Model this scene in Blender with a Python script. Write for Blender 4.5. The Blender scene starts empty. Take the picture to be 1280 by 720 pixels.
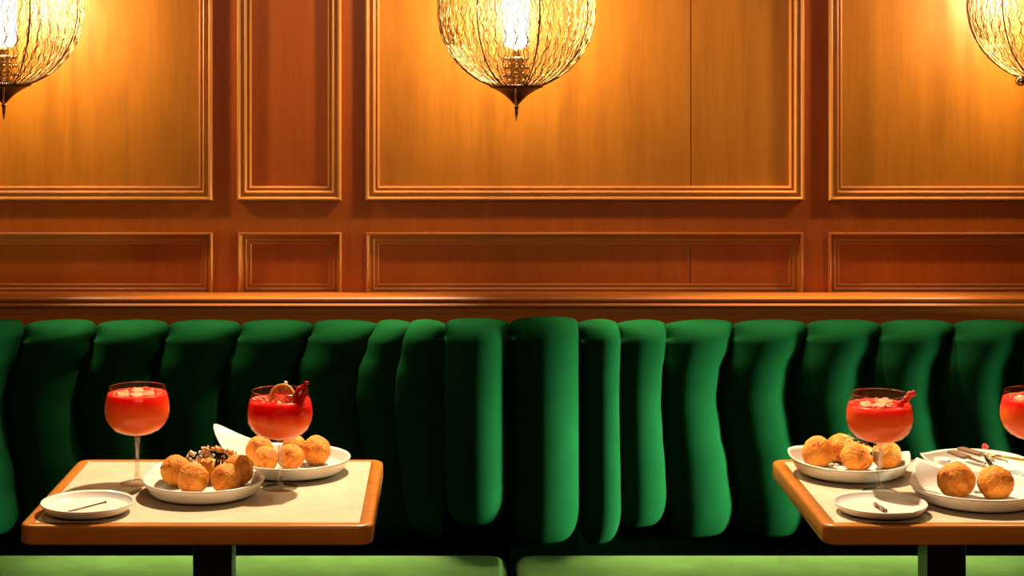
import bpy, bmesh, math, random
from mathutils import Vector, Matrix, noise
random.seed(7)
C = bpy.context.scene.collection
PI = math.pi
F = 2280.0; CX = 560.0; CY = 73.0; EYE = 1.67      # focal length in pixels, principal point, eye height

def X(px, Y): return (px - CX) * Y / F
def Z(py, Y): return EYE - (py - CY) * Y / F
def YT(py, z): return F * (EYE - z) / (py - CY)     # distance of a point of height z seen at row py

# ------------------------------------------------------------------ helpers
def obj(name, bm, mat, parent=None, smooth=True, label=None):
    me = bpy.data.meshes.new(name)
    bmesh.ops.recalc_face_normals(bm, faces=bm.faces[:])
    bm.to_mesh(me); bm.free()
    if smooth:
        for p in me.polygons: p.use_smooth = p.area < .03
    for m in (mat if isinstance(mat, (list, tuple)) else [mat]): me.materials.append(m)
    o = bpy.data.objects.new(name, me); C.objects.link(o)
    if parent: o.parent = parent
    if label: o['label'] = label
    return o
def thing(name, label, cat, loc=(0, 0, 0), rz=0, group=None):
    o = bpy.data.objects.new(name, None); C.objects.link(o)
    o.location = loc; o.rotation_euler = (0, 0, rz); o.empty_display_size = .05
    o['label'] = label; o['category'] = cat
    if group: o['group'] = group
    return o
def tag(o, label, cat, group=None):
    o['label'] = label; o['category'] = cat
    if group: o['group'] = group
    return o
def struct(o): o['kind'] = 'structure'; return o
def dup(root, loc, rz, label, group=None):
    r = root.copy(); C.objects.link(r); r.location = loc; r.rotation_euler = (0, 0, rz)
    r['label'] = label
    if group: r['group'] = group
    for ch in list(root.children):
        c = ch.copy(); C.objects.link(c); c.parent = r
        for g in list(ch.children):
            d = g.copy(); C.objects.link(d); d.parent = c
    return r
def box(bm, x0, x1, y0, y1, z0, z1, bev=0, seg=2):
    r = bmesh.ops.create_cube(bm, size=1)
    for v in r['verts']:
        v.co = Vector(((x0 + x1) / 2 + v.co.x * (x1 - x0), (y0 + y1) / 2 + v.co.y * (y1 - y0), (z0 + z1) / 2 + v.co.z * (z1 - z0)))
    if bev:
        es = {e for v in r['verts'] for e in v.link_edges}
        bmesh.ops.bevel(bm, geom=list(es), offset=bev, segments=seg, affect='EDGES', profile=.5)
def lathe(bm, prof, n=48, fn=None, close=False):
    rings = []
    for (r, z) in prof:
        ring = []
        for i in range(n):
            a = 2 * PI * i / n
            p = Vector((r * math.cos(a), r * math.sin(a), z))
            if fn: p = fn(p, r, a)
            ring.append(bm.verts.new(p))
        rings.append(ring)
    m = len(rings)
    for j in range(m if close else m - 1):
        A, B = rings[j], rings[(j + 1) % m]
        for i in range(n):
            k = (i + 1) % n
            bm.faces.new((A[i], A[k], B[k], B[i]))
    if not close:
        if prof[0][0] > 1e-5: bm.faces.new(rings[0])
        if prof[-1][0] > 1e-5: bm.faces.new(rings[-1])
    bmesh.ops.remove_doubles(bm, verts=bm.verts[:], dist=1e-6)
def tube(bm, pts, rad, n=6, cap=True):
    pts = [Vector(p) for p in pts]; rings = []
    for i, p in enumerate(pts):
        t = (pts[min(i + 1, len(pts) - 1)] - pts[max(i - 1, 0)]).normalized()
        up = Vector((0, 0, 1)) if abs(t.z) < .9 else Vector((0, 1, 0))
        a = t.cross(up).normalized(); b = t.cross(a)
        r = rad[i] if isinstance(rad, (list, tuple)) else rad
        rings.append([bm.verts.new(p + a * r * math.cos(2 * PI * k / n) + b * r * math.sin(2 * PI * k / n)) for k in range(n)])
    for A, B in zip(rings, rings[1:]):
        for i in range(n):
            k = (i + 1) % n; bm.faces.new((A[i], A[k], B[k], B[i]))
    if cap: bm.faces.new(rings[0]); bm.faces.new(rings[-1])
def ball(bm, c, r, sub=2, sc=(1, 1, 1), rot=None):
    q = bmesh.ops.create_icosphere(bm, subdivisions=sub, radius=1)
    for v in q['verts']:
        p = Vector((v.co.x * r * sc[0], v.co.y * r * sc[1], v.co.z * r * sc[2]))
        if rot: p.rotate(rot)
        v.co = p + Vector(c)

# ------------------------------------------------------------------ materials
def nmat(name):
    m = bpy.data.materials.new(name); m.use_nodes = True
    return m, m.node_tree.nodes, m.node_tree.links, m.node_tree.nodes['Principled BSDF']
def simple(name, col, rough=.5, metal=0, spec=.5, **kw):
    m, N, L, B = nmat(name)
    B.inputs['Base Color'].default_value = (*col, 1); B.inputs['Roughness'].default_value = rough
    B.inputs['Metallic'].default_value = metal; B.inputs['Specular IOR Level'].default_value = spec
    for k, v in kw.items():
        B.inputs[k].default_value = v
    return m
def ramp(N, stops):
    r = N.new('ShaderNodeValToRGB'); e = r.color_ramp.elements
    e[0].position, e[0].color = stops[0][0], (*stops[0][1], 1)
    e[1].position, e[1].color = stops[-1][0], (*stops[-1][1], 1)
    for p, c in stops[1:-1]:
        k = e.new(p); k.color = (*c, 1)
    return r
def wood(name, c0, c1, c2, rough=.38, scale=(14, 14, .9), bump=.012):
    m, N, L, B = nmat(name)
    tc = N.new('ShaderNodeTexCoord'); mp = N.new('ShaderNodeMapping'); mp.inputs['Scale'].default_value = scale
    L.new(tc.outputs['Object'], mp.inputs['Vector'])
    n1 = N.new('ShaderNodeTexNoise'); n1.inputs['Scale'].default_value = 1.6; n1.inputs['Detail'].default_value = 6; n1.inputs['Distortion'].default_value = .6
    n2 = N.new('ShaderNodeTexNoise'); n2.inputs['Scale'].default_value = 9; n2.inputs['Detail'].default_value = 4
    L.new(mp.outputs['Vector'], n1.inputs['Vector']); L.new(mp.outputs['Vector'], n2.inputs['Vector'])
    mx = N.new('ShaderNodeMix'); mx.data_type = 'FLOAT'; mx.inputs[0].default_value = .4
    L.new(n1.outputs['Fac'], mx.inputs[2]); L.new(n2.outputs['Fac'], mx.inputs[3])
    r = ramp(N, [(.3, c0), (.5, c1), (.72, c2)]); L.new(mx.outputs[0], r.inputs['Fac']); L.new(r.outputs['Color'], B.inputs['Base Color'])
    B.inputs['Roughness'].default_value = rough
    bp = N.new('ShaderNodeBump'); bp.inputs['Strength'].default_value = bump; bp.inputs['Distance'].default_value = .002
    L.new(n2.outputs['Fac'], bp.inputs['Height']); L.new(bp.outputs['Normal'], B.inputs['Normal'])
    return m
M = {}
M['field'] = wood('veneer_wood', (.39, .128, .007), (.47, .162, .010), (.54, .195, .015))
M['frame'] = wood('frame_wood', (.36, .07, .005), (.42, .085, .007), (.48, .105, .010), rough=.34)
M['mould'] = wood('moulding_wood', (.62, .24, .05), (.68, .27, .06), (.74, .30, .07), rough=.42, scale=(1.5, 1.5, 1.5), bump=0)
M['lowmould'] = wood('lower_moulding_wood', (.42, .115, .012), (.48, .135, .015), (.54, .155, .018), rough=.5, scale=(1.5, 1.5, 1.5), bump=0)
M['rail'] = wood('rail_wood', (.46, .12, .012), (.52, .15, .018), (.6, .18, .025), rough=.35, scale=(.9, 14, 14), bump=0)
M['edge'] = wood('table_edge_wood', (.38, .125, .014), (.47, .165, .021), (.56, .20, .028), rough=.3, scale=(2, 14, 14))
M['apron'] = wood('fascia_wood', (.54, .125, .008), (.58, .14, .010), (.62, .155, .012), rough=.4, scale=(.9, 14, 14))

def velvet(name, c, sheen=.5, rough=.75, tint=(.5, .8, .4)):
    m, N, L, B = nmat(name)
    tc = N.new('ShaderNodeTexCoord')
    n = N.new('ShaderNodeTexNoise'); n.inputs['Scale'].default_value = 9; n.inputs['Detail'].default_value = 3
    L.new(tc.outputs['Object'], n.inputs['Vector'])
    r = ramp(N, [(.3, tuple(k * .85 for k in c)), (.7, tuple(k * 1.12 for k in c))])
    L.new(n.outputs['Fac'], r.inputs['Fac']); L.new(r.outputs['Color'], B.inputs['Base Color'])
    B.inputs['Roughness'].default_value = rough; B.inputs['Specular IOR Level'].default_value = 0
    B.inputs['Sheen Weight'].default_value = sheen; B.inputs['Sheen Roughness'].default_value = .4
    B.inputs['Sheen Tint'].default_value = (*tint, 1)
    f = N.new('ShaderNodeTexNoise'); f.inputs['Scale'].default_value = 700
    L.new(tc.outputs['Object'], f.inputs['Vector'])
    bp = N.new('ShaderNodeBump'); bp.inputs['Strength'].default_value = .08; bp.inputs['Distance'].default_value = .001
    L.new(f.outputs['Fac'], bp.inputs['Height']); L.new(bp.outputs['Normal'], B.inputs['Normal'])
    return m
M['velvet'] = velvet('green_velvet', (.0024, .024, .0068), sheen=.0, tint=(.3, .7, .3))
M['velvet_shade'] = velvet('shade_black_velvet', (.0001, .0008, .0003), sheen=0)  # near-black colour puts the shade behind and below the channels into the fabric
M['seat'] = velvet('seat_velvet', (.030, .064, .018), sheen=.0, tint=(.6, .9, .5))
M['black'] = simple('black_metal', (.006, .006, .006), .35, 0.0, .5)
M['gold'] = simple('gold_wire', (.30, .18, .07), .45, 1)
M['brass'] = simple('polished_brass', (.8, .5, .18), .2, 1)
M['bronze'] = simple('dark_bronze', (.09, .035, .012), .35, .8)
M['steel'] = simple('steel', (.62, .55, .45), .22, 1)
M['shadow'] = simple('dark_paint', (.012, .009, .007), .9)
M['china'] = simple('glazed_china', (.86, .83, .74), .18, 0, .5)
def bulbmat():
    # frosted lamp tube: lets half the light of the lamp inside through and glows itself
    m, N, L, B = nmat('lamp_glow'); N.remove(B)
    e = N.new('ShaderNodeEmission'); e.inputs['Color'].default_value = (1, .86, .66, 1); e.inputs['Strength'].default_value = 3.2
    t = N.new('ShaderNodeBsdfTransparent'); mx = N.new('ShaderNodeMixShader'); mx.inputs[0].default_value = .5
    L.new(t.outputs[0], mx.inputs[1]); L.new(e.outputs[0], mx.inputs[2]); L.new(mx.outputs[0], N['Material Output'].inputs['Surface'])
    return m
M['bulb'] = bulbmat()
def stone():
    m, N, L, B = nmat('beige_marble')
    tc = N.new('ShaderNodeTexCoord')
    n = N.new('ShaderNodeTexNoise'); n.inputs['Scale'].default_value = 5; n.inputs['Detail'].default_value = 8; n.inputs['Distortion'].default_value = 1.5
    L.new(tc.outputs['Object'], n.inputs['Vector'])
    r = ramp(N, [(.35, (.76, .59, .41)), (.48, (.82, .65, .47)), (.5, (.74, .57, .40)), (.52, (.82, .65, .47)), (.7, (.84, .67, .50))])
    L.new(n.outputs['Fac'], r.inputs['Fac']); L.new(r.outputs['Color'], B.inputs['Base Color'])
    B.inputs['Roughness'].default_value = .22
    return m
M['stone'] = stone()
def crumb():
    m, N, L, B = nmat('fried_crumb')
    tc = N.new('ShaderNodeTexCoord')
    n = N.new('ShaderNodeTexNoise'); n.inputs['Scale'].default_value = 60; n.inputs['Detail'].default_value = 6
    n2 = N.new('ShaderNodeTexNoise'); n2.inputs['Scale'].default_value = 22; n2.inputs['Detail'].default_value = 2
    v = N.new('ShaderNodeTexVoronoi'); v.inputs['Scale'].default_value = 260
    for k in (n, n2, v): L.new(tc.outputs['Object'], k.inputs['Vector'])
    r = ramp(N, [(.34, (.5, .105, .005)), (.46, (.88, .26, .015)), (.66, (.98, .41, .045))])
    mx = N.new('ShaderNodeMix'); mx.data_type = 'FLOAT'; mx.inputs[0].default_value = .55
    L.new(n.outputs['Fac'], mx.inputs[2]); L.new(n2.outputs['Fac'], mx.inputs[3]); L.new(mx.outputs[0], r.inputs['Fac'])
    L.new(r.outputs['Color'], B.inputs['Base Color']); B.inputs['Roughness'].default_value = .7
    B.inputs['Sheen Weight'].default_value = .15; B.inputs['Sheen Tint'].default_value = (1, .6, .2, 1)
    B.inputs['Subsurface Weight'].default_value = .12; B.inputs['Subsurface Radius'].default_value = (.01, .004, .001); B.inputs['Subsurface Scale'].default_value = .5
    ad = N.new('ShaderNodeMath'); ad.operation = 'ADD'; L.new(n.outputs['Fac'], ad.inputs[0]); L.new(v.outputs['Distance'], ad.inputs[1])
    bp = N.new('ShaderNodeBump'); bp.inputs['Strength'].default_value = .7; bp.inputs['Distance'].default_value = .002
    L.new(ad.outputs[0], bp.inputs['Height']); L.new(bp.outputs['Normal'], B.inputs['Normal'])
    return m
M['crumb'] = crumb()
def thin_glass(name='clear_glass', lo=.012, hi=.2):
    m, N, L, B = nmat(name); N.remove(B)
    out = N['Material Output']; t = N.new('ShaderNodeBsdfTransparent'); g = N.new('ShaderNodeBsdfGlossy')
    t.inputs['Color'].default_value = (.98, .97, .94, 1); g.inputs['Roughness'].default_value = .04
    lw = N.new('ShaderNodeLayerWeight'); lw.inputs['Blend'].default_value = .5
    pw = N.new('ShaderNodeMath'); pw.operation = 'POWER'; pw.inputs[1].default_value = 4; L.new(lw.outputs['Facing'], pw.inputs[0])
    sc_ = N.new('ShaderNodeMath'); sc_.operation = 'MULTIPLY_ADD'; sc_.inputs[1].default_value = hi; sc_.inputs[2].default_value = lo; L.new(pw.outputs[0], sc_.inputs[0])
    mx = N.new('ShaderNodeMixShader'); L.new(sc_.outputs[0], mx.inputs[0]); L.new(t.outputs[0], mx.inputs[1]); L.new(g.outputs[0], mx.inputs[2])
    L.new(mx.outputs[0], out.inputs['Surface'])
    return m
M['glass'] = thin_glass()
M['stemglass'] = thin_glass('stem_glass', .24, .7)
def drinkmat(name, low, high, zs):
    # a layered drink: syrup-red layer floating over the orange body
    m, N, L, B = nmat(name)
    tc = N.new('ShaderNodeTexCoord'); sp = N.new('ShaderNodeSeparateXYZ'); L.new(tc.outputs['Object'], sp.inputs[0])
    n = N.new('ShaderNodeTexNoise'); n.inputs['Scale'].default_value = 45; n.inputs['Detail'].default_value = 3; L.new(tc.outputs['Object'], n.inputs['Vector'])
    ma = N.new('ShaderNodeMath'); ma.operation = 'MULTIPLY_ADD'; ma.inputs[1].default_value = .03; L.new(n.outputs['Fac'], ma.inputs[0]); L.new(sp.outputs['Z'], ma.inputs[2])
    mr = N.new('ShaderNodeMapRange'); mr.inputs['From Min'].default_value = .105; mr.inputs['From Max'].default_value = .21; L.new(ma.outputs[0], mr.inputs['Value'])
    r = ramp(N, [(0, low), (zs - .12, low), (zs + .1, high), (1, high)]); L.new(mr.outputs[0], r.inputs['Fac'])
    L.new(r.outputs['Color'], B.inputs['Base Color']); B.inputs['Roughness'].default_value = .3; B.inputs['Specular IOR Level'].default_value = .1
    B.inputs['Subsurface Weight'].default_value = 1; B.inputs['Subsurface Radius'].default_value = (.06, .018, .006); B.inputs['Subsurface Scale'].default_value = .8
    return m
M['drink'] = drinkmat('layered_drink', (1, .17, .03), (.88, .03, .02), .80)
M['drink_deep'] = drinkmat('deep_layered_drink', (1, .18, .035), (.72, .008, .008), .66)
M['ice'] = simple('tinted_ice', (.98, .42, .26), .08, 0, .6, **{'Subsurface Weight': .8, 'Subsurface Radius': (.03, .012, .008)})
M['peel'] = simple('orange_peel', (.95, .42, .09), .5)
M['pulp'] = simple('orange_pulp', (.9, .2, .03), .35, 0, .5, **{'Subsurface Weight': .4, 'Subsurface Radius': (.02, .006, .002)})
M['petal'] = simple('crimson_petal', (.45, .006, .014), .14, 0, .7)
M['berry'] = simple('red_flower', (.8, .04, .045), .35)
M['white'] = simple('white_blossom', (.88, .8, .66), .6)
M['herb'] = simple('dark_herb', (.03, .035, .012), .6)
M['dried'] = simple('dried_flower', (.8, .38, .11), .7)
M['twig'] = simple('golden_twig', (.6, .36, .1), .5)
def stripes(name, a, b, sc):
    m, N, L, B = nmat(name); tc = N.new('ShaderNodeTexCoord'); w = N.new('ShaderNodeTexWave'); w.inputs['Scale'].default_value = sc; w.inputs['Distortion'].default_value = 2
    L.new(tc.outputs['Object'], w.inputs['Vector']); r = ramp(N, [(.35, a), (.65, b)]); L.new(w.outputs['Color'], r.inputs['Fac']); L.new(r.outputs['Color'], B.inputs['Base Color'])
    B.inputs['Roughness'].default_value = .55; return m
M['bark'] = stripes('striped_bark', (.02, .01, .005), (.34, .2, .09), 60)
M['floor'] = wood('floor_wood', (.05, .02, .008), (.07, .03, .012), (.1, .045, .02), scale=(.8, 10, 10))
M['ceil'] = simple('ceiling_paint', (.05, .03, .02), .9)

# ------------------------------------------------------------------ the room
YW = 4.95
XL, XR = -2.6, 3.4
bm = bmesh.new(); box(bm, XL, XR, 1.0, YW + .1, -.1, 0); struct(obj('floor', bm, M['floor'], smooth=False))
bm = bmesh.new(); box(bm, XL, XR, 1.0, YW + .1, 3.0, 3.1); struct(obj('ceiling', bm, M['ceil'], smooth=False))
def wx(px): return X(px, YW)
def wz(py): return Z(py, YW)
# bays: outer edges of the moulding frames, in metres along the wall
wide = wx(1004) - wx(457); nar = wx(427) - wx(297); gapx = wx(297) - wx(266)
bays = [(wx(266) - wide, wx(266)), (wx(297), wx(427)), (wx(457), wx(1004)), (wx(1035), wx(1035) + wide)]
bays = [(bays[0][0] - gapx - nar, bays[0][0] - gapx)] + bays
ZU0, ZU1 = wz(250), 2.72          # upper frames, outer
ZL0, ZL1 = wz(372), wz(290)       # lower frames, outer (the bottoms run behind the rail)
wall = bmesh.new()
box(wall, XL, XR, YW + .03, YW + .1, 0, 3.0)                       # backing
box(wall, XL, XR, YW, YW + .03, ZL1, ZU0)                          # rail between the rows
box(wall, XL, XR, YW, YW + .03, 0, ZL0 - .1)                       # behind the seating
box(wall, XL, XR, YW, YW + .03, ZU1, 3.0)
xs = [XL] + [v for b in bays for v in b] + [XR]
for i in range(0, len(xs), 2):
    if xs[i + 1] - xs[i] > .001:
        box(wall, xs[i], xs[i + 1], YW, YW + .03, ZU0, ZU1)
        box(wall, xs[i], xs[i + 1], YW, YW + .03, ZL0 - .1, ZL1)
wo = struct(obj('wall_back', wall, M['frame'], smooth=False))
fb = bmesh.new(); nb = bmesh.new()
JX = wx(864)
for (a, b) in bays:
    cuts = [a, b] if not (a < JX < b) else [a, JX - .0012, JX + .0012, b]
    fbx = nb if b - a < .5 else fb
    for k in range(0, len(cuts), 2):
        box(fbx, cuts[k] + (.001 if k == 0 else 0), cuts[k + 1] - (.001 if k == len(cuts) - 2 else 0), YW + .006, YW + .0299, ZU0 + .001, ZU1 - .001)
obj('veneer_panel', fb, M['field'], wo, smooth=False); obj('narrow_panel', nb, M['frame'], wo, smooth=False, label='darker narrow panels')
fb = bmesh.new()
for (a, b) in bays:
    cuts = [a, b] if not (a < JX < b) else [a, JX - .0012, JX + .0012, b]
    for k in range(0, len(cuts), 2):
        box(fb, cuts[k] + (.001 if k == 0 else 0), cuts[k + 1] - (.001 if k == len(cuts) - 2 else 0), YW + .022, YW + .0299, ZL0 - .1, ZL1 - .001)
obj('lower_panel', fb, M['frame'], wo, smooth=False)

def moulding(a, b, z0, z1, prof, name, mat):
    # prof: (inward distance from the outer edge, distance proud of the wall)
    bm = bmesh.new(); rings = []
    for (d, h) in prof:
        rings.append([bm.verts.new((x, YW - h, z)) for x, z in ((a + d, z0 + d), (b - d, z0 + d), (b - d, z1 - d), (a + d, z1 - d))])
    for A, B in zip(rings, rings[1:]):
        for i in range(4):
            k = (i + 1) % 4; bm.faces.new((A[i], A[k], B[k], B[i]))
    return struct(obj(name, bm, mat, smooth=False))
def bead(d0, d1, h0, h1, n=6):
    return [(d0 + (d1 - d0) * (1 - math.cos(PI * k / n)) / 2, h0 + (h1 - h0) * math.sin(PI * k / n)) for k in range(n + 1)]
P_up = [(0, -.002)] + [(0, .016)] + bead(.0, .010, .016, .024) + [(.0115, .012)] + [(.018, .012)] + bead(.018, .0255, .012, .019) + [(.027, .006), (.030, .004)] + bead(.030, .037, .004, .009) + [(.038, -.007)]
P_lo = [(0, -.002)] + bead(0, .0085, .0, .009) + [(.009, -.004), (.011, -.0155), (.017, -.0175)] + bead(.017, .023, -.0175, -.015) + [(.0235, -.0185), (.029, -.0195)] + bead(.029, .035, -.0195, -.0175) + [(.036, -.023)]
n = 1
for (a, b) in bays:
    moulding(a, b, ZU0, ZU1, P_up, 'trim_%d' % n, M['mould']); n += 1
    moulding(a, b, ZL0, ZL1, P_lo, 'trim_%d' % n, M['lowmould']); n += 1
# ledge rail over the seating: a nosed rail and a plain fascia
bm = bmesh.new()
zt = Z(365, YW)
prof = [(YW, zt), (4.885, zt - .002), (4.877, zt - .004), (4.872, zt - .009), (4.872, zt - .013), (4.877, zt - .018), (4.880, zt - .0185), (4.872, zt - .021), (4.868, zt - .026), (4.870, zt - .031), (4.880, zt - .034), (4.884, zt - .035), (4.884, zt - .05), (YW, zt - .05)]
vs = [[bm.verts.new((x, y, z)) for y, z in prof] for x in (XL, XR)]
for i in range(len(prof)):
    k = (i + 1) % len(prof); bm.faces.new((vs[0][i], vs[0][k], vs[1][k], vs[1][i]))
bm.faces.new(vs[0]); bm.faces.new(vs[1])
struct(obj('trim_%d' % n, bm, M['rail'], smooth=False)); n += 1
bm = bmesh.new(); box(bm, XL, XR, 4.887, YW - .0005, .88, zt - .0505)
struct(obj('trim_%d' % n, bm, M['apron'], smooth=False)); n += 1

# ------------------------------------------------------------------ banquette
sofa = thing('banquette', 'long green velvet banquette with upright channelled back along the wood wall', 'sofa')
spx = [-420, -330, -240, -150, -60, 30, 120, 211, 301, 391, 473, 516, 556, 638, 723, 770, 831, 917, 1009, 1101, 1193, 1285, 1377, 1469, 1561]
sy = [4.34, 4.37, 4.41, 4.46, 4.56, 4.655, 4.72, 4.755, 4.77, 4.775, 4.74, 4.66, 4.565, 4.555, 4.595, 4.645, 4.70, 4.75, 4.77, 4.775, 4.775, 4.77, 4.76, 4.75, 4.75]
swt = [1, 1, 1, 1, 1, 1, 1, 1, 1, 1, .9, .6, .1, 0, 0, .1, .35, .9, 1, 1, 1, 1, 1, 1, 1]
seams = [Vector((X(p, y), y)) for p, y in zip(spx, sy)]
def sshift(z):
    ks = [(1.1, 0), (.98, 0), (.93, -.014), (.86, -.042), (.79, -.050), (.71, -.038), (.62, -.018), (.5, -.002), (.3, 0)]
    for (za, a), (zb, b) in zip(ks, ks[1:]):
        if zb <= z <= za:
            t = (za - z) / (za - zb); t = t * t * (3 - 2 * t); return a + (b - a) * t
    return 0
def sm(t): t = max(0, min(1, t)); return t * t * (3 - 2 * t)
def channel(i):
    A, B = seams[i], seams[i + 1]
    t = (B - A).normalized(); nrm = Vector((t.y, -t.x))          # towards the room
    W = (B - A).length
    D = {13: .08, 12: .085, 14: .07}.get(i, .055 + .05 * min(W, .2))
    yf = (A.y + B.y) / 2 - D
    ztop = EYE - ((400.5 if i == 13 else 403) - CY) * (yf + .02) / F
    zbot = {13: Z(687, yf), 14: Z(686, yf), 12: Z(667, yf), 15: Z(664, yf)}.get(i, Z(677, yf))
    bm = bmesh.new(); NU = 22
    rt, rb = .055, .10
    prof = []
    for k in range(4): prof.append((-.9 + .9 * k / 4 + .0, ztop - .05 + .05 * sm(k / 3.2), 0))       # back roll
    for k in range(9):
        a = PI / 2 * k / 8; prof.append((math.sin(a) ** .8, ztop - rt + rt * math.cos(a), 0))
    for k in range(1, 18): prof.append((1, ztop - rt + (zbot + rb - ztop + rt) * k / 18, 0))
    for k in range(13):
        a = PI / 2 * k / 12; prof.append((math.cos(a) ** .9, zbot + rb - rb * math.sin(a), math.sin(a)))
    rows = []
    for (f, z, w) in prof:
        row = []
        ww = 1 - .62 * (1 - math.sqrt(max(0, 1 - w ** 2.2)))
        # a little narrower at the waist
        tt = (ztop - z) / (ztop - zbot)
        for j in range(NU + 1):
            u = -1 + 2 * j / NU
            sh = (1 - abs(u) ** 2.1) ** .55
            uu = u * ww
            p = (A + B) / 2 + (B - A) / 2 * uu
            wt = swt[i] + (swt[i + 1] - swt[i]) * (uu + 1) / 2
            ff = f * D * sh if f > 0 else f * .06
            q = p + nrm * ff
            zz = z - (.018 * (1 - sh ** .7) if z > ztop - .04 else 0)
            lean = .012 * sm((tt - .05) / .9)      # back leans slightly away at the top
            row.append(bm.verts.new((q.x + sshift(z) * wt, q.y - lean, zz)))
        rows.append(row)
    for R1, R2 in zip(rows, rows[1:]):
        for j in range(NU): bm.faces.new((R1[j], R1[j + 1], R2[j + 1], R2[j]))
    return obj('back_channel', bm, M['velvet'], sofa)
for i in range(len(seams) - 1): channel(i)
# carcass behind the channels
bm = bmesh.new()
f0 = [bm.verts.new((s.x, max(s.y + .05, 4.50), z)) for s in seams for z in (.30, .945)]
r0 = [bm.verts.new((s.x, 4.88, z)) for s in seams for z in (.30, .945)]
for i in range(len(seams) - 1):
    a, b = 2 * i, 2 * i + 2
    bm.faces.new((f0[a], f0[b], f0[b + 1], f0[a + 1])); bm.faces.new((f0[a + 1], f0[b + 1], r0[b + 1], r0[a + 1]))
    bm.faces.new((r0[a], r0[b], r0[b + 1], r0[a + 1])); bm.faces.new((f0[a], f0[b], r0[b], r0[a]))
obj('back_frame', bm, M['velvet_shade'], sofa, smooth=False)
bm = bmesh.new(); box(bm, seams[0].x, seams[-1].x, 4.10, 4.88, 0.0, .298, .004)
obj('base', bm, M['velvet_shade'], sofa, smooth=False)
def rrect(hx, hy, r, n=8):
    pts = []
    for (sx, sy_, a0) in ((1, 1, 0), (-1, 1, 90), (-1, -1, 180), (1, -1, 270)):
        for k in range(n + 1):
            a = math.radians(a0 + 90 * k / n); pts.append((sx * (hx - r) + r * math.cos(a), sy_ * (hy - r) + r * math.sin(a)))
    return pts
def cushion(x0, x1, label):
    bm = bmesh.new(); rows = []; e = .018
    cx, cy, hx, hy = (x0 + x1) / 2, (4.0 + 4.49) / 2, (x1 - x0) / 2, .245
    pr = [(e * (1 - math.sin(a)), .30 + e * (1 - math.cos(a))) for a in [PI / 2 * k / 5 for k in range(6)]]
    pr += [(e * (1 - math.cos(a)), .45 - e * (1 - math.sin(a))) for a in [PI / 2 * k / 5 for k in range(6)]] + [(e + .004, .45)]
    for ins, z in pr:
        rows.append([bm.verts.new((cx + x, cy + y, z)) for x, y in rrect(hx - ins, hy - ins, .045 - ins)])
    for A, B in zip(rows, rows[1:]):
        for i in range(len(A)):
            k = (i + 1) % len(A); bm.faces.new((A[i], A[k], B[k], B[i]))
    bm.faces.new(rows[0]); bm.faces.new(rows[-1])
    o = obj('seat_cushion', bm, M['seat']); tag(o, label, 'cushion', 'seat cushions of the banquette')
    m = bmesh.new(); pts = []
    c = .04; ax, bx, ay, by = x0 + .001, x1 - .001, 4.001, 4.489
    for (qx, qy, a0) in ((bx - c, by - c, 0), (ax + c, by - c, 90), (ax + c, ay + c, 180), (bx - c, ay + c, 270)):
        for k in range(7):
            a = math.radians(a0 + 15 * k); pts.append((qx + (c) * math.cos(a), qy + c * math.sin(a), .436))
    pts.append(pts[0]); tube(m, pts, .0035, 6, False); obj('piping', m, M['velvet'], o)
    return o
cushion(seams[0].x, X(631, 4.49), 'yellow-green velvet seat cushion under the left table')
cushion(X(644, 4.49), seams[-1].x, 'green velvet seat cushion under the right table')

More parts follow.
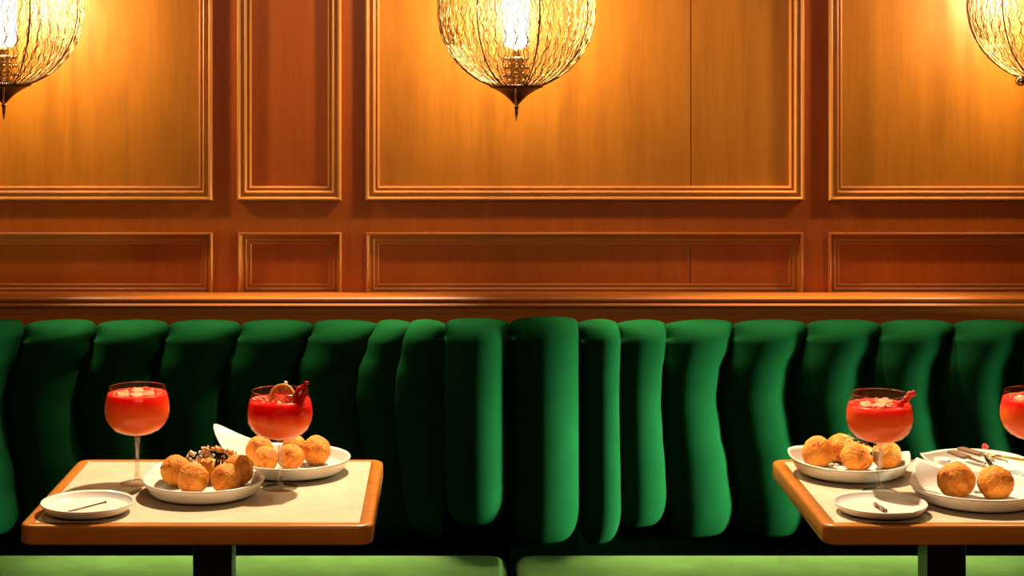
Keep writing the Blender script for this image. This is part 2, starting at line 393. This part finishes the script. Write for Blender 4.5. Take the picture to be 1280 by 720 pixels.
# ------------------------------------------------------------------ sconces
def sconce(label):
    t = thing('wall_sconce', label, 'wall lamp', (0, 0, 0), 0, 'gold wire globe sconces on the wood wall')
    R = .2035; zc = 0
    a0 = math.asin(.066 / R)
    def sp(a, ph, rr=R): return (rr * math.sin(a) * math.cos(ph), rr * math.sin(a) * math.sin(ph), zc - rr * math.cos(a))
    bm = bmesh.new(); nw = 44; ns = 46
    for layer, (rr, tw, wr) in enumerate(((R, .14, .0013), (R, -.14, .0013), (R * .93, .0, .0010))):
        for w in range(nw):
            ph0 = 2 * PI * (w + .5 * layer) / nw + random.uniform(-.01, .01)
            pts = []
            for k in range(ns + 1):
                a = a0 + (PI - 2 * a0) * k / ns
                zig = .021 * math.sin(k * PI * .5 + w) if layer < 2 else .018 * (1 if k % 2 else -1)
                pts.append(sp(a, ph0 + tw * (k / ns * 2 - 1) + zig, rr * (1 + random.uniform(-.004, .004))))
            tube(bm, pts, wr, 3, False)
    obj('wire_cage', bm, M['gold'], t)
    for w in range(8):
        bm = bmesh.new(); ph = 2 * PI * w / 8 + .25
        tube(bm, [sp(a0 + (PI - 2 * a0) * k / 30, ph, R * 1.004) for k in range(31)], .0019, 6)
        obj('rib', bm, M['bronze'], t)
    zb = -R * math.cos(a0)
    bm = bmesh.new()
    lathe(bm, [(0, zb + .004), (.066, zb + .004), (.069, zb + .002), (.069, zb - .004), (.064, zb - .006), (.047, zb - .014), (.03, zb - .025), (.016, zb - .038), (.007, zb - .048), (0, zb - .05)], 48)
    obj('bottom_cap', bm, M['bronze'], t)
    bm = bmesh.new()
    lathe(bm, [(0, zb - .046), (.006, zb - .048), (.0075, zb - .056), (.004, zb - .062), (.0055, zb - .067), (.004, zb - .075), (.0015, zb - .09), (0, zb - .093)], 20)
    obj('finial', bm, M['brass'], t)
    bm = bmesh.new(); tube(bm, [(-.004, -.069, zb + .002), (-.004, -.05, zb - .014), (-.003, -.028, zb - .03), (-.002, -.010, zb - .052)], .0028, 8)
    obj('cap_strap', bm, M['brass'], t)
    bm = bmesh.new()
    lathe(bm, [(0, zb + .004), (.034, zb + .004), (.034, zb + .01), (.024, zb + .012), (.03, zb + .02), (.03, zb + .03), (.023, zb + .033), (.029, zb + .04), (.029, zb + .052), (.022, zb + .055), (.027, zb + .062), (.027, zb + .072), (.02, zb + .075), (0, zb + .075)], 32)
    obj('lamp_holder', bm, M['brass'], t)
    for ring in range(3):
        bm = bmesh.new()
        for k in range(14):
            a = 2 * PI * k / 14 + ring * .2; rr = .033 - .002 * ring
            ball(bm, (rr * math.cos(a), rr * math.sin(a), zb + .025 + .022 * ring), .0042, 1)
        obj('bead_ring', bm, M['gold'], t)
    bm = bmesh.new()
    lathe(bm, [(0, zb + .095), (.02, zb + .096), (.031, zb + .104), (.034, zb + .12), (.034, zb + .30), (.028, zb + .315), (0, zb + .318)], 32)
    obj('lamp_tube', bm, M['bulb'], t)
    bm = bmesh.new(); lathe(bm, [(0, zb + .073), (.012, zb + .075), (.012, zb + .0955), (0, zb + .0955)], 16); obj('lamp_neck', bm, M['brass'], t)
    l = bpy.data.lights.new('lamp_light', 'POINT'); l.energy = 46; l.color = (1, .75, .43); l.shadow_soft_size = .03
    lo = bpy.data.objects.new('lamp_light', l); C.objects.link(lo); lo.parent = t; lo.location = (0, 0, zb + .22)
    # crown, arm and backplate above the frame of the photograph
    zt = R * math.cos(a0)
    bm = bmesh.new(); lathe(bm, [(0, zt - .004), (.069, zt - .004), (.069, zt + .004), (.03, zt + .02), (.012, zt + .045), (0, zt + .05)], 40); obj('top_cap', bm, M['bronze'], t)
    bm = bmesh.new(); tube(bm, [(0, 0, zt + .04), (0, 0, zt + .09), (0, .03, zt + .12), (0, .09, zt + .13), (0, .2485, zt + .13)], .008, 10); obj('arm', bm, M['brass'], t)
    bm = bmesh.new(); box(bm, -.045, .045, YW + .006 - 4.70 - .012, YW + .0055 - 4.70, zt + .05, zt + .21, .005); obj('backplate', bm, M['brass'], t)
    return t
s0 = sconce('gold wire globe sconce at the centre of the wall, above the gap between the tables')
zs = Z(13.6, 4.70)
s0.location = (X(645.5, 4.70), 4.70, zs)
dup(s0, (X(5, 4.70), 4.70, zs + .004), .3, 'gold wire globe sconce cut by the left edge, above the left table')
s3 = dup(s0, (X(1311, 4.70), 4.70, zs + .018), -.35, 'gold wire globe sconce cut by the right edge, small round knob at its bottom')
bm = bmesh.new(); ball(bm, (0, 0, 0), .0145, 3)
k = obj('knob', bm, M['brass'], s3); k.location = (-.068, -.03, -.2035 * .945 - .006); k.rotation_euler = (0, 0, .35)

# ------------------------------------------------------------------ tables
def rrect(hx, hy, r, n=8):
    pts = []
    for (sx, sy_, a0) in ((1, 1, 0), (-1, 1, 90), (-1, -1, 180), (1, -1, 270)):
        for k in range(n + 1):
            a = math.radians(a0 + 90 * k / n); pts.append((sx * (hx - r) + r * math.cos(a), sy_ * (hy - r) + r * math.sin(a)))
    return pts
def table(px, hx, hy, yc, label):
    t = thing('cafe_table', label, 'table', (X(px, 3.87), yc, 0), 0, 'tables in front of the banquette')
    bm = bmesh.new()
    prof = [(0, .712), (.004, .7135), (0, .716)]
    rows = []
    for ins, z in [(.004, .711), (.001, .713), (0, .716), (0, .744), (.0015, .748), (.005, .7500), (.026, .7500), (.0262, .744)]:
        rows.append([bm.verts.new((x, y, z)) for x, y in rrect(hx - ins, hy - ins, max(.03 - ins, .006))])
    for A, B in zip(rows, rows[1:]):
        for i in range(len(A)):
            k = (i + 1) % len(A); bm.faces.new((A[i], A[k], B[k], B[i]))
    bm.faces.new(rows[0]); bm.faces.new(rows[-1])
    obj('wood_edge', bm, M['edge'], t)
    bpy.context.view_layer.update()
    bm = bmesh.new(); rows = []
    for z, ins in ((.7442, .0268), (.7495, .0268), (.7500, .0275)):
        rows.append([bm.verts.new((x, y, z)) for x, y in rrect(hx - ins, hy - ins, .006)])
    for A, B in zip(rows, rows[1:]):
        for i in range(len(A)):
            k = (i + 1) % len(A); bm.faces.new((A[i], A[k], B[k], B[i]))
    bm.faces.new(rows[0]); bm.faces.new(rows[-1])
    obj('stone_top', bm, M['stone'], t, smooth=False)
    bm = bmesh.new(); box(bm, -.041, .041, -.041, .041, .02, .704, .003); obj('pedestal', bm, M['black'], t, smooth=False)
    bm = bmesh.new(); box(bm, -.14, .14, -.14, .14, .7035, .7105, .002); obj('mounting_plate', bm, M['black'], t, smooth=False)
    bm = bmesh.new(); box(bm, -.21, .21, -.19, .19, 0, .018, .004); obj('foot_plate', bm, M['black'], t, smooth=False)
    return t
YC = (3.59 + 4.187) / 2; HY = (4.187 - 3.59) / 2
tl = table(267, .349, HY, YC, 'wood-edged beige stone table on the left with two cocktails')
tr = table(1180, .312, HY, YC, 'wood-edged beige stone table on the right, cut by the picture edge')
ZT = .7501

# ------------------------------------------------------------------ china
def plate(x, y, r, label, cat='plate', name='plate', h=.034, lips=(), rz=0, group='serving plates of fried balls', foot=.6):
    t = None
    bm = bmesh.new()
    k = r
    prof = [(0, .004), (k * foot * .9, .004), (k * foot * .93, 0), (k * foot, 0), (k * (foot + .04), .003), (k * .84, .006), (k * .90, h * .36), (k * .965, h * .78), (k, h), (k * .985, h + .0022), (k * .955, h * .92), (k * .90, h * .5), (k * .85, .0105), (k * .80, .0085), (0, .0085)]
    def fn(p, rr, a):
        q = (rr / k)
        if q < .8: return p
        for (ang, ext, lift, wd) in lips:
            d = (a - math.radians(ang) + PI) % (2 * PI) - PI
            g = math.exp(-(abs(d) / wd) ** 1.5) * max(0, (q - .8) / .2) ** 1.3
            p = p + Vector((math.cos(a) * ext * g, math.sin(a) * ext * g, lift * g))
        return p
    lathe(bm, prof, 96, fn)
    o = obj(name, bm, M['china']); o.location = (x, y, ZT); tag(o, label, cat, group)
    return o
# left table
PL1 = (-.514, 3.845); PL2 = (-.348, 4.055); PR1 = (.888, 4.035); PR2 = (1.099, 3.786); PR3 = (1.173, 4.04)
plate(*PL1, .128, 'white plate of fried balls and dried flowers at the front of the left table', lips=[(140, .02, .012, .35)])
plate(*PL2, .132, 'white plate with a tall pointed lip at the back of the left table', lips=[(164, .054, .064, .46)])
plate(*PR1, .131, 'white plate with four fried balls at the back left of the right table', lips=[(160, .004, .014, .7), (8, .008, .012, .2)])
plate(*PR2, .138, 'white plate with two fried balls at the front of the right table', lips=[(124, .026, .028, .26)])
plate(*PR3, .114, 'white plate holding cutlery at the back right of the right table', name='plate', h=.03, group='white plates', lips=[(170, .01, .01, .3)])
DL = (X(110, 3.70), 3.695); DR = (X(1101, 3.69), 3.695)
plate(*DL, .094, 'small white side dish at the front left corner of the left table', 'dish', 'side_dish', .022, group='small side dishes', foot=.5)
plate(*DR, .094, 'small white side dish holding a short striped stick, on the right table', 'dish', 'side_dish', .02, group='small side dishes', foot=.5)

placed = []
# fried balls: one mesh each, all a little different
def fried(px, py, r, label, base=.762, group='', sc=(1, 1, 1), seed=0):
    z = base + r * sc[2] * .93 + .0006
    Y = YT(py, z); x = X(px, Y)
    (qx, qy), R = min(((PL1, .128), (PL2, .132), (PR1, .131), (PR2, .138)), key=lambda t: math.hypot(x - t[0][0], Y - t[0][1]))
    d = math.hypot(x - qx, Y - qy); mx = R * .93 - r * 1.05
    if d > mx: print('MOVED', label, round(d - mx, 4)); x = qx + (x - qx) * mx / d; Y = qy + (Y - qy) * mx / d
    placed.append((x, Y, r, label))
    for (a, b, c, l) in placed[:-1]:
        g = math.hypot(a - x, b - Y) - (c + r) * 1.04
        if g < 0: print('CLOSE', label, '|', l, round(g, 4))
    bm = bmesh.new(); ball(bm, (0, 0, 0), r, 5)
    for v in bm.verts:
        d = v.co.normalized()
        w = noise.noise(d * 1.6 + Vector((seed * 3.1, 0, 0))) * .07 + noise.noise(d * 7 + Vector((seed, 5, 0))) * .035 + noise.noise(d * 24 + Vector((seed, 9, 0))) * .022
        v.co = v.co * (1 + w)
        v.co.x *= sc[0]; v.co.y *= sc[1]; v.co.z *= sc[2]
        if v.co.z < -r * sc[2] * .93: v.co.z = -r * sc[2] * .93
    o = obj('fried_rice_ball', bm, M['crumb']); o.location = (x, Y, z); o.rotation_euler = (0, 0, seed * 1.3)
    return tag(o, label, 'food', group)
zpl = ZT + .0085
bases = zpl
G1 = 'fried balls on the front left plate'; G2 = 'fried balls on the back left plate'; G3 = 'fried balls on the back right plate'; G4 = 'fried balls on the front right plate'
fried(213, 587, .033, 'leftmost crumbed ball on the front plate of the left table', bases, G1, (1, 1, .98), 1)
fried(241, 598, .034, 'front left crumbed ball on the front plate of the left table, lowest in view', bases, G1, (1, .95, .95), 2)
fried(283, 598.5, .033, 'front right crumbed ball on the front plate of the left table', bases, G1, (1, 1, .97), 3)
fried(307, 586, .0325, 'rightmost crumbed ball on the front plate of the left table', bases, G1, (1, 1, 1.02), 4)
fried(262, 583, .030, 'half hidden crumbed ball in the middle of the front left plate, before the dried flowers', bases, G1, (1, 1, .85), 5)
fried(318, 562, .0315, 'leftmost crumbed ball on the pointed plate of the left table', bases, G2, (1, 1, 1), 6)
fried(332, 574, .028, 'second crumbed ball from the left on the pointed plate', bases, G2, (1, 1, 1), 7)
fried(363, 571.5, .0295, 'crumbed ball right behind the stem of the right-hand glass on the left table', bases, G2, (1, 1, 1), 8)
fried(369, 556, .028, 'back crumbed ball on the pointed plate, mostly hidden', bases, G2, (1, 1, 1), 9)
fried(395, 563, .0325, 'rightmost crumbed ball on the pointed plate, standing a little apart', bases, G2, (1, 1, 1), 10)
fried(1022, 566, .0345, 'leftmost crumbed ball on the back left plate of the right table', bases, G3, (1, 1, 1.04), 11)
fried(1050, 560, .034, 'half hidden crumbed ball behind the others on the back plate of the right table', bases, G3, (1, 1, .95), 12)
fried(1071, 571, .035, 'crumbed ball left of the glass stem on the right table', bases, G3, (1.02, 1, .95), 13)
fried(1111, 569, .0335, 'crumbed ball right of the glass stem on the right table', bases, G3, (1, 1, .95), 14)
fried(1195, 600, .0385, 'left of the two big crumbed balls on the front plate of the right table', bases, G4, (1.02, .97, .95), 15)
fried(1244.5, 603, .0375, 'right of the two big crumbed balls on the front plate of the right table', bases, G4, (1.02, .97, .93), 16)

# ------------------------------------------------------------------ cocktails
BOWL = [(.006, .104), (.02, .1055), (.036, .1095), (.05, .116), (.061, .1265), (.0685, .140), (.0715, .155), (.0705, .172), (.0665, .190), (.0605, .208)]
def cocktail(x, y, label, mat, fill, rz=0, group='stemmed cocktail glasses'):
    t = thing('cocktail_glass', label, 'glass', (x, y, ZT), rz, group)
    bm = bmesh.new()
    outer = [(0, .103)] + BOWL
    inner = [(r - .0012, z + .0004) for r, z in BOWL[1:]][::-1]
    lathe(bm, outer + [(.0600, .2092)] + inner + [(0, .1066)], 64); obj('bowl', bm, M['glass'], t)
    bm = bmesh.new(); lathe(bm, [(.0601 + .0010 * math.cos(2 * PI * k / 8), .2088 + .0010 * math.sin(2 * PI * k / 8)) for k in range(8)], 64, close=True); obj('rim', bm, M['stemglass'], t)
    bm = bmesh.new()
    lathe(bm, [(0, .0065), (.009, .0075), (.0062, .014), (.0048, .03), (.0052, .08), (.0066, .098), (.0075, .0995), (.0062, .1012), (.0058, .1028), (0, .1030)], 24); obj('stem', bm, M['stemglass'], t)
    bm = bmesh.new()
    lathe(bm, [(0, 0), (.036, 0), (.0375, .0008), (.0365, .0018), (.022, .0032), (.01, .0055), (.006, .0072), (0, .0074)], 48); obj('foot', bm, M['stemglass'], t)
    bm = bmesh.new(); pr = [(max(r - .0020, 0), z + .0014) for r, z in BOWL[1:] if z + .0014 < fill]
    # radius at the liquid surface
    for (ra, za), (rb, zb) in zip(BOWL, BOWL[1:]):
        if za <= fill <= zb: rs = ra + (rb - ra) * (fill - za) / (zb - za) - .002
    lathe(bm, [(0, .1075)] + pr + [(rs, fill), (rs * .6, fill - .0006), (0, fill - .0006)], 64)
    obj('drink', bm, mat, t)
    return t, rs
def icecubes(t, fill, spots, rs, mat=None):
    for k, (cx, cy, s, rx, ry) in enumerate(spots):
        bm = bmesh.new(); box(bm, -s, s, -s, s, -s * .8, s * .8, s * .28, 3)
        for v in bm.verts: v.co += Vector((noise.noise(v.co * 90 + Vector((k, 0, 0))), noise.noise(v.co * 90 + Vector((0, k, 3))), 0)) * .0012
        bmesh.ops.rotate(bm, verts=bm.verts[:], matrix=Matrix.Rotation(rx, 3, 'X') @ Matrix.Rotation(ry, 3, 'Z'))
        bmesh.ops.translate(bm, verts=bm.verts[:], vec=(cx, cy, fill + .0))
        obj('ice_cube', bm, M['ice'], t)
def citrus(t, loc, r, rot, part='citrus_slice'):
    bm = bmesh.new()
    lathe(bm, [(r * .80, -.0018), (r * .95, -.0028), (r, 0), (r * .95, .0028), (r * .80, .0018), (r * .78, 0)], 32, close=True)
    o = obj(part, bm, M['peel'], t); o.location = loc; o.rotation_euler = rot
    bm = bmesh.new()
    for k in range(8):
        a0, a1 = 2 * PI * (k + .07) / 8, 2 * PI * (k + .93) / 8; pts = [(.1 * r * math.cos((a0 + a1) / 2), .1 * r * math.sin((a0 + a1) / 2))]
        pts += [(r * 0.80 * math.cos(a0 + (a1 - a0) * j / 5), r * 0.80 * math.sin(a0 + (a1 - a0) * j / 5)) for j in range(6)]
        lo = [bm.verts.new((p[0], p[1], -.0014)) for p in pts]; hi = [bm.verts.new((p[0], p[1], .0014)) for p in pts]
        bm.faces.new(lo); bm.faces.new(hi)
        for i in range(len(pts)):
            j = (i + 1) % len(pts); bm.faces.new((lo[i], lo[j], hi[j], hi[i]))
    obj('pulp', bm, M['pulp'], o, smooth=False)
    return o
def froth(t, fill, rs, n, mat, seed, amin=0, amax=360, name='foam', rmin=.35):
    random.seed(seed); bm = bmesh.new()
    for k in range(n):
        a = math.radians(random.uniform(amin, amax)); r = rs * random.uniform(rmin, .93)
        ball(bm, (r * math.cos(a), r * math.sin(a), fill + .0005), random.uniform(.0022, .005), 1, (1, 1, .7))
    o = obj(name, bm, mat, t); return o
# 1: left glass, left table
g1, rs = cocktail(X(171.5, 3.95), 3.95, 'orange cocktail with ice at the left of the left table, beside the small dish', M['drink'], .196)
icecubes(g1, .190, [(-.026, -.022, .013, .4, .3), (.004, -.034, .013, .2, .9), (.028, -.016, .012, .5, .2), (.0, .012, .013, .3, .5)], rs)
froth(g1, .196, rs, 26, M['ice'], 3)
# 2: right glass, left table
g2, rs = cocktail(X(350, 3.905), 3.905, 'cocktail with citrus slice and dark red petal on the left table, before the pointed plate', M['drink_deep'], .190)
citrus(g2, (.006, -.026, .200), .029, (math.radians(62), math.radians(-22), 0))
froth(g2, .190, rs, 34, M['ice'], 5, 150, 280)
bm = bmesh.new()
pp = [Vector((.036, -.030, .172)), Vector((.040, -.030, .186)), Vector((.043, -.028, .200)), Vector((.050, -.026, .216)), Vector((.057, -.024, .231))]
tube(bm, pp, [.005, .013, .0145, .012, .005], 12)
ball(bm, (.046, -.026, .203), .009, 2, (1, .7, 1.7)); ball(bm, (.058, -.023, .229), .0055, 2, (1.2, .7, .8)); ball(bm, (.032, -.030, .192), .009, 2, (1.2, .7, .9))
obj('petal', bm, M['petal'], g2, label='dark crimson petal standing over the rim')
bm = bmesh.new(); ball(bm, (.013, -.006, .226), .0042, 2); tube(bm, [(.013, -.006, .19), (.013, -.006, .224)], .0009, 6); obj('garnish_pick', bm, M['white'], g2)
# 3: glass on the right table
g3, rs = cocktail(X(1099.5, 3.87), 3.87, 'cocktail garnished with a red flower on the right table, behind the small dish', M['drink'], .186)
icecubes(g3, .184, [(-.034, -.024, .012, .4, .3), (-.008, -.034, .012, .2, .9), (.012, .006, .013, .3, .5)], rs)
froth(g3, .187, rs, 44, M['ice'], 9)
def flower(t, c, seed):
    random.seed(seed); bm = bmesh.new()
    for k in range(9):
        f = k / 8; p = Vector(c) + Vector((-.026 + .036 * f + random.uniform(-.004, .004), random.uniform(-.006, .006), -.036 + .038 * f))
        ball(bm, p, random.uniform(.006, .0105) * (1 - .35 * f), 2, (1, .6, 1.1))
    ball(bm, Vector(c) + Vector((.006, -.002, -.0)), .008, 2, (.7, .6, .8)); ball(bm, Vector(c) + Vector((.014, -.002, .002)), .0045, 2, (.7, .6, 1.6))
    obj('flower_garnish', bm, M['berry'], t, label='red flower leaning over the rim')
flower(g3, (.052, -.022, .212), 4)
# 4: glass cut by the right edge
g4, rs = cocktail(X(1292, 3.90), 3.90, 'orange cocktail cut by the right edge of the picture', M['drink'], .194)
icecubes(g4, .190, [(-.034, -.02, .012, .4, .3), (-.01, -.03, .012, .2, .9), (.02, -.02, .012, .3, .5)], rs)
froth(g4, .195, rs, 30, M['ice'], 12)

# ------------------------------------------------------------------ garnishes and cutlery
def sprig_flowers():
    Yf = 3.925
    t = thing('dried_flower_garnish', 'dried brown and white flowers behind the balls on the front left plate', 'garnish', (X(265, Yf), Yf, zpl))
    random.seed(21)
    bm = bmesh.new()
    for k in range(8):
        a = random.uniform(-1.2, 1.2); tube(bm, [(a * .01, 0, 0), (a * .025, -.004, .03), (a * .04, -.008, .05 + random.uniform(-.006, .01))], .0011, 5)
    obj('stem', bm, M['herb'], t)
    for k in range(34):
        bm = bmesh.new(); fx = random.uniform(-.052, .058); hz = .052 + .016 * math.cos(fx * 24) + random.uniform(-.012, .008)
        m = M['white'] if k % 3 == 0 else M['dried']
        r = random.uniform(.0045, .0085)
        for q in range(4): ball(bm, (fx + random.uniform(-.003, .003), -.008 + random.uniform(-.006, .006), hz + random.uniform(-.003, .003)), r * .6, 1)
        obj('floret', bm, m, t)
    bm = bmesh.new()
    for (dx, w) in ((.01, .004), (.016, .003), (.022, .0025)):
        tube(bm, [(dx, -.010, .008), (dx + .001, -.013, .04), (dx + .003, -.012, .072 - dx * .6)], [w, w, .0006], 6)
    obj('herb_leaf', bm, M['herb'], t)
sprig_flowers()
# golden twig with dark beads draped over the balls on the right table
bm = bmesh.new()
Yp = 3.985
P = [(1055, 557), (1056, 547), (1063, 546), (1073, 553), (1084, 556), (1092, 562), (1091, 568)]
yy = [4.0, 3.99, 3.975, 3.965, 3.96, 3.955, 3.95]
pts = [Vector((X(a, y), y, Z(b, y))) for (a, b), y in zip(P, yy)]
t = thing('twig_garnish', 'golden twig with dark buds draped over a ball on the right table', 'garnish', (0, 0, 0))
tube(bm, pts, .0015, 6); tube(bm, [pts[2] + Vector((0, 0, -.012)), pts[2], pts[2] + Vector((-.004, 0, .006))], .001, 5)
obj('stem', bm, M['twig'], t)
for k, (a, b, r) in enumerate([(1070, 550, .0042), (1077, 553, .0036), (1083, 555, .0035), (1091, 567, .0052), (1094, 556, .003)]):
    bm = bmesh.new(); ball(bm, (X(a, 3.96), 3.96, Z(b, 3.96)), r, 2, (1.3, .8, .9)); obj('bud', bm, M['herb'], t)
# crumbs of rice between the balls
def crumbs(px, py, lab, n, seed, w=.012):
    random.seed(seed); bm = bmesh.new(); z = zpl + .003; Y = YT(py, z); x = X(px, Y)
    for k in range(n): ball(bm, (random.uniform(-w, w), random.uniform(-.004, .004), random.uniform(-.001, .003)), random.uniform(.0022, .004), 1)
    o = obj('crumbs', bm, M['white']); o.location = (x, Y, z - .0012); tag(o, lab, 'crumbs'); o['kind'] = 'stuff'
crumbs(1041, 581, 'pale crumbs between the balls on the back plate of the right table', 9, 2)
crumbs(1221, 614, 'pale crumbs between the two balls on the front plate of the right table', 12, 3, .009)
crumbs(383, 580, 'brown crumbs before the back right ball on the pointed plate', 8, 5, .008)
# the dark stub on the right dish
zd = ZT + .0085
a, b = Vector((X(1093, 3.715), 3.715, zd + .0046)), Vector((X(1107, 3.66), 3.655, zd + .0046))
bm = bmesh.new(); d = (b - a); tube(bm, [a, a + d * .08, a + d * .5, a + d * .92, b], [.0030, .0042, .0042, .0042, .0030], 10)
o = obj('garnish_stick', bm, M['bark']); tag(o, 'short brown striped stick lying on the small dish of the right table', 'garnish')
# thin pick on the left dish
a, b = Vector((DL[0] - .04, DL[1] - .045, ZT + .0105)), Vector((DL[0] + .028, DL[1] + .045, ZT + .0105))
bm = bmesh.new(); tube(bm, [a, a.lerp(b, .5), b], .0013, 8); ball(bm, b, .0022, 2)
ball(bm, a, .0016, 1)
o = obj('cocktail_pick', bm, M['bronze']); tag(o, 'thin brown cocktail pick lying across the small dish of the left table', 'pick')
# cutlery on the back right plate
cx, cy = PR3
def knife(p0, p1, label):
    t = thing('table_knife', label, 'knife', p0, math.atan2((p1 - p0).y, (p1 - p0).x)); L = (p1 - p0).length
    bm = bmesh.new(); box(bm, 0, L * .48, -.010, .010, -.004, .004, .0032, 3); obj('handle', bm, M['bark'], t)
    bm = bmesh.new(); n = 14; lo = []; 
    for s in (-1, 1):
        row = []
        for k in range(n + 1):
            f = k / n; xx = L * (.475 + .525 * f); w = .0085 * (1 - max(0, (f - .75) / .25) ** 2)
            row.append((xx, w))
        lo.append(row)
    top = [bm.verts.new((x_, -.0065, .001)) for x_, w in lo[0]]; topb = [bm.verts.new((x_, -.0065 + w * 1.6 + .001, .0004)) for x_, w in lo[0]]
    bo = [bm.verts.new((x_, -.0065, -.001)) for x_, w in lo[0]]; bob = [bm.verts.new((x_, -.0065 + w * 1.6 + .001, -.0004)) for x_, w in lo[0]]
    for k in range(n):
        bm.faces.new((top[k], top[k + 1], topb[k + 1], topb[k])); bm.faces.new((bo[k], bo[k + 1], bob[k + 1], bob[k]))
        bm.faces.new((top[k], top[k + 1], bo[k + 1], bo[k])); bm.faces.new((topb[k], topb[k + 1], bob[k + 1], bob[k]))
    bm.faces.new((top[0], topb[0], bob[0], bo[0])); bm.faces.new((top[n], topb[n], bob[n], bo[n]))
    obj('blade', bm, M['steel'], t); return t
zc_ = ZT + .036
k1 = knife(Vector((X(1188, 4.10), 4.10, zc_)), Vector((X(1234, 3.97), 3.97, zc_)), 'knife with ribbed brown handle lying across the back right plate')
k2 = knife(Vector((X(1200, 4.135), 4.135, zc_)), Vector((X(1262, 3.99), 3.99, zc_)), 'second knife lying just right of the ribbed brown one on the back right plate')
k1.rotation_euler.y = .0
def fork(p0, p1, label):
    t = thing('table_fork', label, 'fork', p0, math.atan2((p1 - p0).y, (p1 - p0).x)); L = (p1 - p0).length
    bm = bmesh.new(); tube(bm, [(0, 0, 0), (L * .15, 0, 0), (L * .6, 0, .001), (L * .7, 0, .001)], [.0045, .0042, .0024, .003], 8); obj('handle', bm, M['brass'], t)
    bm = bmesh.new(); box(bm, L * .68, L * .8, -.009, .009, 0, .0022, .0008)
    for k in range(4):
        y0 = -.0075 + .005 * k; tube(bm, [(L * .79, y0, .001), (L * .9, y0, -.0005), (L, y0, .002)], [.0014, .0013, .0006], 6)
    obj('tines', bm, M['brass'], t); return t
fork(Vector((X(1290, 3.985), 4.0, ZT + .037)), Vector((X(1236, 4.05), 4.06, ZT + .037)), 'brass fork on the back right plate, tines pointing left')
# sauce cup
t = thing('sauce_cup', 'tiny white sauce cup at the left rim of the cutlery plate', 'cup', (X(1182, 4.02), 4.045, zpl))
bm = bmesh.new(); lathe(bm, [(0, .0), (.012, 0), (.0145, .004), (.0185, .024), (.0175, .0245), (.0135, .006), (0, .005)], 32); obj('cup_body', bm, M['china'], t)
bm = bmesh.new(); lathe(bm, [(0, .0052), (.0138, .0062), (.0160, .018), (0, .019)], 32); obj('sauce', bm, M['white'], t)
bm = bmesh.new()
l0 = Vector((X(1229, 4.0), 4.0, ZT + .052))
tube(bm, [l0, l0 + Vector((.008, -.004, -.012)), l0 + Vector((.020, -.008, -.0285)), l0 + Vector((.03, -.01, -.036))], [.0008, .0045, .005, .002], 8)
tag(obj('herb_leaf', bm, M['herb']), 'dark curled leaf beside the knives on the back right plate', 'leaf')
bm = bmesh.new(); ball(bm, (X(1231, 4.13), 4.13, ZT + .036 + .0055), .0065, 2)
for k in range(3): ball(bm, (X(1231, 4.13) + .005 * (k - 1), 4.13 - .003, ZT + .0405), .0035, 1)
tag(obj('berry', bm, M['berry']), 'small red berry on the back rim of the cutlery plate', 'garnish')

# ------------------------------------------------------------------ lights
def look(o, tgt):
    o.rotation_euler = (Vector(tgt) - o.location).to_track_quat('-Z', 'Y').to_euler()
def spot(name, loc, tgt, power, col, ang, size=.05, blend=.5):
    l = bpy.data.lights.new(name, 'SPOT'); l.energy = power; l.color = col; l.spot_size = math.radians(ang); l.spot_blend = blend; l.shadow_soft_size = size
    o = bpy.data.objects.new(name, l); C.objects.link(o); o.location = loc; look(o, tgt); return o
def area(name, loc, tgt, power, col, sx, sy_):
    l = bpy.data.lights.new(name, 'AREA'); l.energy = power; l.color = col; l.shape = 'RECTANGLE'; l.size = sx; l.size_y = sy_
    o = bpy.data.objects.new(name, l); C.objects.link(o); o.location = loc; look(o, tgt); return o
spot('added_table_spot', (.05, 4.84, 2.9), (-.5, 3.9, .75), 520, (1, .74, .48), 58, .045, .5)  # unseen overhead spot, added to light the left table
spot('added_table_spot', (.35, 4.84, 2.9), (1.15, 3.9, .75), 520, (1, .74, .48), 58, .045, .5)  # its twin, likewise unseen and added, for the right table
sl = area('side_rake_light', (4.6, 4.27, .64), (.3, 4.57, .63), 25, (.8, 1, .75), .6, .36); sl.data.spread = math.radians(15)  # unseen low area light, shaped to rake the right flanks of the channels
ts = area('channel_top_fill', (.3, 4.86, 2.85), (.3, 4.60, 1.0), 42, (1, .8, .45), 4.2, .06); ts.data.spread = math.radians(14)  # added unseen strip that brightens the channel tops
area('room_fill_light', (.2, .6, 2.5), (.2, 4.6, .8), 27, (1, .62, .3), 2.4, .8)
w = bpy.data.worlds.new('World'); bpy.context.scene.world = w; w.use_nodes = True
w.node_tree.nodes['Background'].inputs[0].default_value = (1, .6, .3, 1); w.node_tree.nodes['Background'].inputs[1].default_value = .003

# ------------------------------------------------------------------ camera
cam = bpy.data.cameras.new('Camera'); co = bpy.data.objects.new('Camera', cam); C.objects.link(co)
co.location = (0, 0, EYE); co.rotation_euler = (PI / 2, 0, 0)
cam.sensor_width = 36; cam.lens = F / 1280 * 36
cam.shift_x = (640 - CX) / 1280; cam.shift_y = -(360 - CY) / 1280
cam.clip_start = .05
S = bpy.context.scene; S.camera = co
S.view_settings.view_transform = 'Standard'; S.view_settings.look = 'None'; S.view_settings.gamma = 1; S.view_settings.exposure = 0
S.view_settings.use_curve_mapping = False
S.cycles.use_denoising = True; S.cycles.max_bounces = 10; S.cycles.diffuse_bounces = 1; S.cycles.transparent_max_bounces = 24; S.cycles.sample_clamp_indirect = 4
